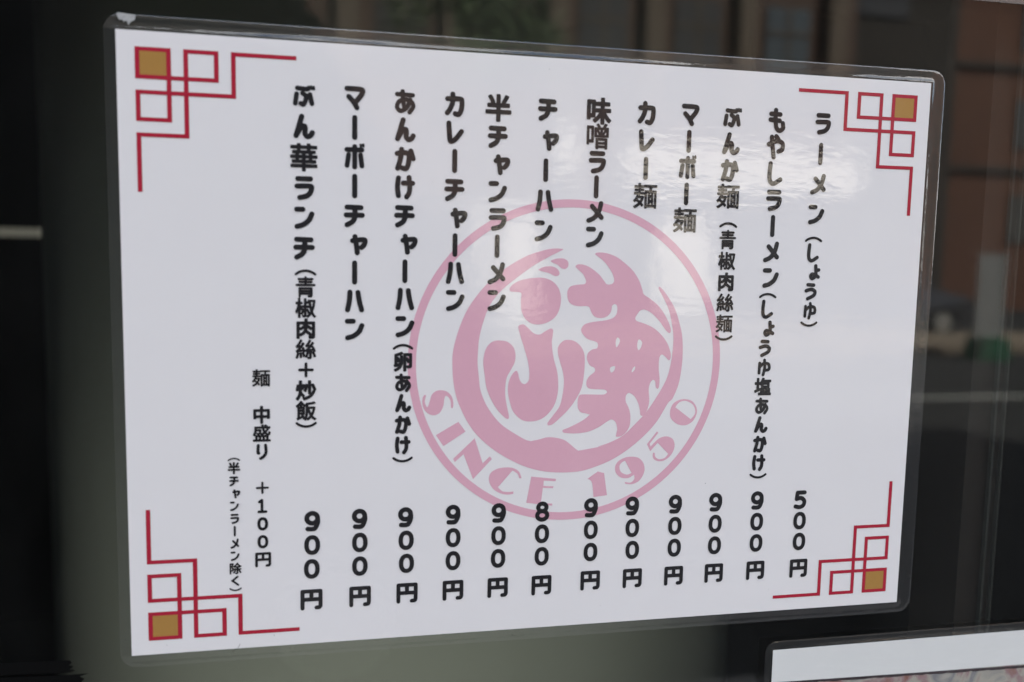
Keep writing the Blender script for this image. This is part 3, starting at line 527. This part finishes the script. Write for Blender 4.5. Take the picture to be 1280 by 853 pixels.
# ------------------------------------------------------------------ window: two panes, post behind the joint, frame, wall of the shop
def shell(name, x0, x1, y0, y1, z0, z1, m, parent=None): return MB().box(x0, x1, y0, y1, z0, z1).build(name, m, parent)
win = empty('shop_window', (0, 0, 0)); tag(win, 'dark shop window glass that mirrors the street, with the laminated sheets stuck on it', 'window')
shell('glass_pane', -.52, .62, .0004, .0054, .92, 2.05, M_glass, win)
M_brown = mat('dark_brown_post', (.016, .010, .008), rough=.8, spec=.2); M_trim = mat('dull_trim', (.035, .033, .03), rough=.8, spec=.1)
pst = shell('window_post', .1935, .2125, .02, .05, .92, 2.05, M_brown, win)
shell('trim_strip', .2045, .2056, .0175, .0195, .92, 2.05, M_trim, pst); shell('trim_strip', .2095, .2101, .0175, .0195, .92, 2.05, M_trim, pst)
for nm, b in (('frame_rail', (-.57, .67, -.03, .06, .87, .92)), ('frame_rail', (-.57, .67, -.03, .06, 2.05, 2.10)), ('frame_stile', (-.57, -.52, -.03, .06, .92, 2.05)), ('frame_stile', (.62, .67, -.03, .06, .92, 2.05))):
    MB().box(*b, bev=.008).build(nm, M_alu, win)
shop = empty('shop_building', (0, 0, 0)); tag(shop, 'grey rendered shop front that holds the window', 'building')
for b in ((-9, -.57, 0, .12, 0, 10.5), (.67, 9, 0, .12, 0, 10.5), (-.57, .67, 0, .12, 0, .87), (-.57, .67, 0, .12, 2.10, 10.5)): shell('front_wall', *b, M_render, shop)
shell('roof', -9, 9, -.3, 5.2, 10.5, 10.75, M_render, shop)
shell('back_wall', -9, 9, 3.2, 3.4, 0, 10.5, M_dark, shop)
shell('side_wall', -2.6, -2.5, .12, 3.2, 0, 6, M_dark, shop); shell('side_wall', 2.5, 2.6, .12, 3.2, 0, 6, M_dark, shop)
shell('ceiling', -2.5, 2.5, .12, 3.2, 2.6, 2.7, M_dark, shop); shell('inner_floor', -2.5, 2.5, .12, 3.2, .02, .12, M_dark, shop)
# grey green board behind the glass and a small unseen lamp added to light its lower middle
M_cloth = mat('grey_green_board', (.046, .048, .041), rough=.95, var=.08, scale=6)
pf = [(-.20 - .15 * math.sin(a), .61 - .15 * math.cos(a)) for a in [R(q) for q in range(110, -1, -6)]] + [(-.02, .46)] + [(.15 + .25 * math.sin(a), .71 - .25 * math.cos(a)) for a in [R(q) for q in range(0, 111, 6)]]
brd = link('curved_screen', mesh('curved_screen', [(x, y, z) for z in (.12, 2.6) for x, y in pf], [(i, i + 1, len(pf) + i + 1, len(pf) + i) for i in range(len(pf) - 1)], True), M_cloth)
md = brd.modifiers.new('thickness', 'SOLIDIFY'); md.thickness = .012; md.offset = -1
tag(brd, 'curved grey green screen standing behind the glass, faintly lit below the menu', 'screen')
lmp = empty('added_lamp', (-.05, .10, .12)); tag(lmp, 'small lamp added out of view below the menu to light the screen', 'lamp')
MB().tube([(0, 0, 0), (0, 0, .02)], .07, 20).build('base', M_black0, lmp)
MB().tube([(0, 0, .02), (0, -.01, .5), (0, -.02, .94)], .008, 10).build('stem', M_black0, lmp)
shd = MB(); shd.v = []; 
for k, (r, q) in enumerate(((.02, -.05), (.035, -.045), (.05, 0.0), (.048, 0.0), (.033, -.04), (.0, -.045))):
    for i in range(24): shd.v.append((r * math.cos(2 * math.pi * i / 24), q - .0, r * math.sin(2 * math.pi * i / 24) + .98))
for k in range(5):
    for i in range(24): shd.f.append((k * 24 + i, k * 24 + (i + 1) % 24, k * 24 + 24 + (i + 1) % 24, k * 24 + 24 + i))
shd.build('lamp_shade', M_black0, lmp, True)
ld = bpy.data.lights.new('lamp_light', 'AREA'); ld.shape = 'DISK'; ld.size = .07; ld.energy = .58; ld.color = (1, .98, .9)
lo = bpy.data.objects.new('lamp_light', ld); col.objects.link(lo); lo.parent = lmp; lo.location = (0, -.015, .98); lo.rotation_euler = (R(105), 0, 0)
# lit strip lamp far inside on the left
lamp = empty('strip_lamp', (-.65, 1.0, 1.565)); tag(lamp, 'short ribbed strip lamp glowing inside at the left edge', 'lamp')
MB().box(-.2, .185, .009, .02, -.008, .008).build('housing', M_dark, lamp)
m, n, l = nodes('lamp_tube_glow'); b = n['Principled BSDF']; b.inputs['Base Color'].default_value = (.3, .28, .25, 1)
t = n.new('ShaderNodeTexCoord'); wv = n.new('ShaderNodeTexWave'); wv.inputs['Scale'].default_value = 30; wv.inputs['Distortion'].default_value = 2
rp = n.new('ShaderNodeValToRGB'); rp.color_ramp.elements[0].color = (.25, .23, .19, 1); rp.color_ramp.elements[1].color = (1, .92, .78, 1)
l.new(t.outputs['Object'], wv.inputs[0]); l.new(wv.outputs[0], rp.inputs[0]); l.new(rp.outputs[0], b.inputs['Emission Color']); b.inputs['Emission Strength'].default_value = .03
MB().tube([(-.2, 0, 0), (.18, 0, 0)], .006, 12).build('tube', m, lamp, True)
# black tape, torn at its right end, on the inside of the glass
M_black = mat('black_tape', (.003, .003, .003), rough=.9, spec=.05)
tp = empty('black_tape', (0, 0, ZC)); tag(tp, 'black tape with a torn end on the glass at the lower left corner', 'tape')
for pl in ([(-260, -102.0), (-168.5, -105.2), (-167.8, -106.0), (-168.8, -107.0), (-167.2, -107.4), (-168.6, -108.4), (-166.8, -108.9), (-168.4, -109.6), (-260, -106.2)],
           [(-260, -106.9), (-172, -110.4), (-162.5, -110.3), (-165.5, -111.2), (-164.0, -112.2), (-165.2, -113.6), (-162.8, -115.2), (-163.9, -118.0), (-162, -140), (-260, -140)]):
    flat('tape_strip', [fill([np.array(pl)])], .1, M_black, tp)

# ------------------------------------------------------------------ street the window mirrors
def struct(name, me_b, m): o = me_b.build(name, m); o['kind'] = 'structure'; return o
struct('ground', MB().box(-150, 150, -150, 60, -.3, -.006), mat('asphalt', (.028, .028, .028), rough=.95, spec=.05, var=.3, scale=6, bump=.3))
struct('near_pavement', MB().box(-60, 60, -2.2, 3, -.006, .10).box(-60, 60, -2.36, -2.2, -.006, .085), mat('concrete_pavement', (.22, .21, .2), rough=.9, var=.15, scale=5, bump=.2))
struct('far_pavement', MB().box(-60, 60, -15.2, -12.4, -.006, .11), mat('tan_paving', (.13, .10, .07), rough=.9, var=.25, scale=5, bump=.2))
struct('painted_line', MB().box(-60, 60, -8.35, -8.2, -.005, -.001), mat('road_paint', (.22, .22, .20), rough=.8, var=.15, scale=12))
M_cream = mat('cream_stone', (.58, .53, .45), rough=.85, var=.14, scale=1.3); M_tile = mat('brown_tile_wall', (.07, .035, .02), rough=.7, var=.3, scale=2)
M_beige = mat('beige_pillar', (.11, .08, .055), rough=.8, var=.1, scale=3); M_win = mat('window_pane_dark', (.045, .04, .037), rough=.15, var=.3, scale=1)
M_pane2 = mat('pale_blue_pane', (.07, .08, .085), rough=.2); M_orange = mat('terracotta_wall', (.085, .032, .015), rough=.85, var=.2, scale=.8)
M_grey = mat('dark_grey_wall', (.026, .020, .015), rough=.9, var=.3, scale=1.5); M_shut = mat('dark_shutter', (.03, .03, .03), rough=.6, var=.3, scale=3)
b1 = empty('tiled_building', (0, -18, 0)); tag(b1, 'brown tiled building across the street with beige pillars above a cream ground floor', 'building')
shell('wall', -.6, 11.6, -9, 0, 4.5, 12, M_tile, b1); shell('ground_floor', -.6, 11.6, -9, .05, 0, 2.6, M_grey, b1)
shell('signboard', 6.1, 11.4, -1, .45, 3.1, 3.95, M_cream, b1); shell('hanging_sign', 4.45, 5.0, .1, .5, 3.2, 4.25, M_cream, b1); shell('drainpipe_box', 2.85, 3.2, .05, .2, 2.7, 4.3, M_beige, b1); shell('fascia', -.5, 11.5, 0, .08, 2.62, 4.48, M_tile, b1)
for i, x in enumerate((0, 2.15, 4.3, 6.45, 8.6, 10.75)):
    shell('pillar', x, x + .42, .05, .35, 4.4, 11.8, M_beige, b1)
    if i < 5:
        for z in (5.2, 8.3):
            q = shell('window', x + .75, x + 1.8, .0, .06, z, z + 1.9, M_win if (i, z) != (4, 5.2) else M_pane2, b1)
            shell('mullion', x + 1.25, x + 1.31, .06, .09, z, z + 1.9, M_beige, q); shell('sill', x + .7, x + 1.85, .06, .14, z - .08, z, M_beige, q); shell('transom', x + .75, x + 1.8, .06, .09, z + 1.3, z + 1.36, M_beige, q)
        shell('door' if i % 2 else 'shop_window', x + .5, x + 1.9, .05, .12, .15, 2.45, M_cream if i in (1, 3) else M_shut, b1)
b2 = empty('grey_building', (0, -17, 0)); tag(b2, 'dark grey building across the street, left of the tiled one', 'building')
shell('wall', -26, -.8, -9, 0, 0, 13, M_grey, b2)
for i in range(8):
    for z in (1, 4.4, 7.8): shell('window', -3 - i * 2.9, -1.4 - i * 2.9, .0, .06, z, z + 1.8, M_win, b2)
b4 = empty('shaded_building', (0, -21, 0)); tag(b4, 'dark olive building between the tiled and the terracotta ones', 'building')
shell('wall', 12.4, 16.6, -9, 0, 0, 14, M_grey, b4)
for z in (1.2, 4.6, 8): shell('window', 13.2, 15, .0, .06, z, z + 1.7, M_win, b4)
b3 = empty('terracotta_building', (0, -24, 0)); tag(b3, 'terracotta coloured building at the far right of the street', 'building')
shell('wall', 18.0, 34, -9, 0, 0, 13, M_orange, b3)
for i in range(5):
    for z in (2.2, 5.2, 8.2): shell('window', 21.2 + i * 2.6, 22.6 + i * 2.6, .0, .06, z, z + 1.5, M_win, b3)
for z in (4.4, 7.6): shell('cornice', 17.95, 34, 0, .12, z, z + .18, M_grey, b3)
# car parked across the street
M_car = mat('grey_car_paint', (.05, .05, .055), rough=.25, metal=.5); M_tyre = mat('tyre_rubber', (.02, .02, .02), rough=.9)
car = empty('parked_car', (10.7, -15.9, .0)); tag(car, 'dark grey hatchback car parked on the far side of the street', 'car')
prof = [(-2.1, .35), (-2.12, .75), (-2.0, .95), (-1.85, 1.36), (-1.5, 1.46), (.2, 1.46), (.6, 1.38), (1.2, .98), (1.95, .82), (2.12, .6), (2.1, .35), (1.75, .3), (1.68, .52), (1.5, .64), (1.2, .64), (1.02, .52), (.95, .3), (-.95, .3), (-1.02, .52), (-1.2, .64), (-1.5, .64), (-1.68, .52), (-1.75, .3)]
bm_ = MB(); v_, t_ = fill([np.array(prof)]); nP = len(v_)
bm_.v = [(x, y * (1 if z < .98 else .86), z) for y in (-.84, .84) for x, z in v_]
bm_.f = [tuple(q) for q in t_] + [tuple(nP + k for k in q[::-1]) for q in t_] + [(i, (i + 1) % nP, nP + (i + 1) % nP, nP + i) for i in range(nP)]
bm_.build('body', M_car, car)
sw = [(-1.7, 1.0), (-1.6, 1.32), (.15, 1.34), (.5, 1.28), (1.0, 1.0)]
MB().prism(sw, .75, .80).build('side_glass', M_win, car); MB().prism(sw, -.80, -.75).build('side_glass', M_win, car)
for x in (-1.35, 1.35):
    for s in (-1, 1):
        wh = MB().tube([(x, s * .62, .31), (x, s * .83, .31)], .31, 20).build('wheel', M_tyre, car); MB().tube([(x, s * .825, .31), (x, s * .845, .31)], .19, 12).build('rim', M_alu, wh)
for s in (-1, 1): MB().box(1.98, 2.12, s * .62 - .16, s * .62 + .16, .6, .76, bev=.03).build('headlight', mat('headlamp_lens', (.8, .8, .78), rough=.05, metal=.9) if s < 0 else bpy.data.materials['headlamp_lens'], car)
# dark van added at the near kerb to darken the mirrored street on the left
van = empty('added_van', (-1.62, -3.35, 0)); tag(van, 'black high roofed van added at the near kerb to darken the mirrored street', 'van')
M_van = mat('black_car_paint', (.012, .012, .013), rough=.8, spec=.15)
prof = [(-2.3, .3), (-2.36, .8), (-2.25, 2.1), (-2.05, 2.4), (1.25, 2.42), (1.5, 2.25), (2.05, 1.25), (2.3, 1.05), (2.42, .7), (2.4, .3), (2.0, .26), (1.9, .55), (1.7, .68), (1.4, .68), (1.2, .55), (1.1, .26), (-1.1, .26), (-1.2, .55), (-1.4, .68), (-1.7, .68), (-1.9, .55), (-2.0, .26)]
v_, t_ = fill([np.array(prof)]); nP = len(v_); bm_ = MB()
bm_.v = [(x, y * (1 if z < 2.2 else .97), z) for y in (-.9, .9) for x, z in v_]
bm_.f = [tuple(q) for q in t_] + [tuple(nP + k for k in q[::-1]) for q in t_] + [(i, (i + 1) % nP, nP + (i + 1) % nP, nP + i) for i in range(nP)]
bm_.build('body', M_van, van)
for x0, x1 in ((-2.0, -.75), (-.68, .5)):
    for s in (-1, 1): MB().prism([(x0, 1.1), (x1, 1.1), (x1, 2.0), (x0 + .05, 2.0)], min(s * .89, s * .91), max(s * .89, s * .91)).build('side_glass', M_win, van)
for x in (-1.55, 1.55):
    for s in (-1, 1):
        wh = MB().tube([(x, s * .66, .33), (x, s * .88, .33)], .33, 20).build('wheel', M_tyre, van); MB().tube([(x, s * .875, .33), (x, s * .895, .33)], .2, 12).build('rim', M_alu, wh)
for s in (-1, 1): MB().box(2.25, 2.42, s * .68 - .17, s * .68 + .17, .72, .9, bev=.03).build('headlight', bpy.data.materials['headlamp_lens'], van)
# standing banner with a green base
bn = empty('standing_banner', (10.15, -11.6, 0)); tag(bn, 'pale grey standing banner on a green base at the far kerb', 'banner')
shell('banner_cloth', -.24, .24, -.01, .01, .32, 1.68, mat('pale_banner_cloth', (.16, .16, .155), rough=.9, var=.2, scale=4), bn)
MB().prism([(-.3, 0), (.3, 0), (.22, .36), (-.22, .36)], -.2, .2).build('banner_base', mat('green_plastic', (.006, .06, .025), rough=.5), bn)
MB().tube([(-.25, 0, .3), (-.25, 0, 1.75)], .012).build('pole', M_alu, bn)
# street tree in front of the tiled building
tree = empty('street_tree', (2.3, -13.8, .1)); tag(tree, 'leafy street tree in front of the tiled building', 'tree')
tb = MB().tube([(0, 0, 0), (.05, 0, 1.6), (-.03, .02, 3.2), (.1, 0, 4.6), (.15, .1, 6.2)], [.13, .11, .095, .07, .03], 10)
for a in range(7):
    an = a * 2.4; z0 = 3.0 + a * .4; tb.tube([(0, 0, z0), (.45 * math.cos(an), .45 * math.sin(an), z0 + .7), (1.0 * math.cos(an), 1.0 * math.sin(an), z0 + 1.3)], [.05, .035, .012], 6)
tb.build('trunk', mat('bark', (.09, .07, .05), rough=.95, var=.3, scale=14), tree, True)
fo = MB(); rr = random.Random(5)
cl_ = [(rr.gauss(0, .55), rr.gauss(0, .5), 5.3 + rr.gauss(0, .75), rr.uniform(.3, .55)) for _ in range(22)]
for _ in range(4200):
    c = rr.choice(cl_); p = Vector((rr.gauss(0, 1), rr.gauss(0, 1), rr.gauss(0, 1))).normalized() * c[3] * rr.uniform(.5, 1.1) + Vector(c[:3])
    a = Vector((rr.gauss(0, 1), rr.gauss(0, 1), rr.gauss(0, 1))).normalized(); b = a.cross(Vector((rr.gauss(0, 1), rr.gauss(0, 1), rr.gauss(0, 1)))).normalized(); k = len(fo.v); s = rr.uniform(.05, .09)
    fo.v += [tuple(p - a * s), tuple(p + b * s * .5), tuple(p + a * s), tuple(p - b * s * .5)]; fo.f.append([k, k + 1, k + 2, k + 3])
fo.build('crown', mat('foliage', (.06, .09, .03), rough=.7, var=.4, scale=2), tree)
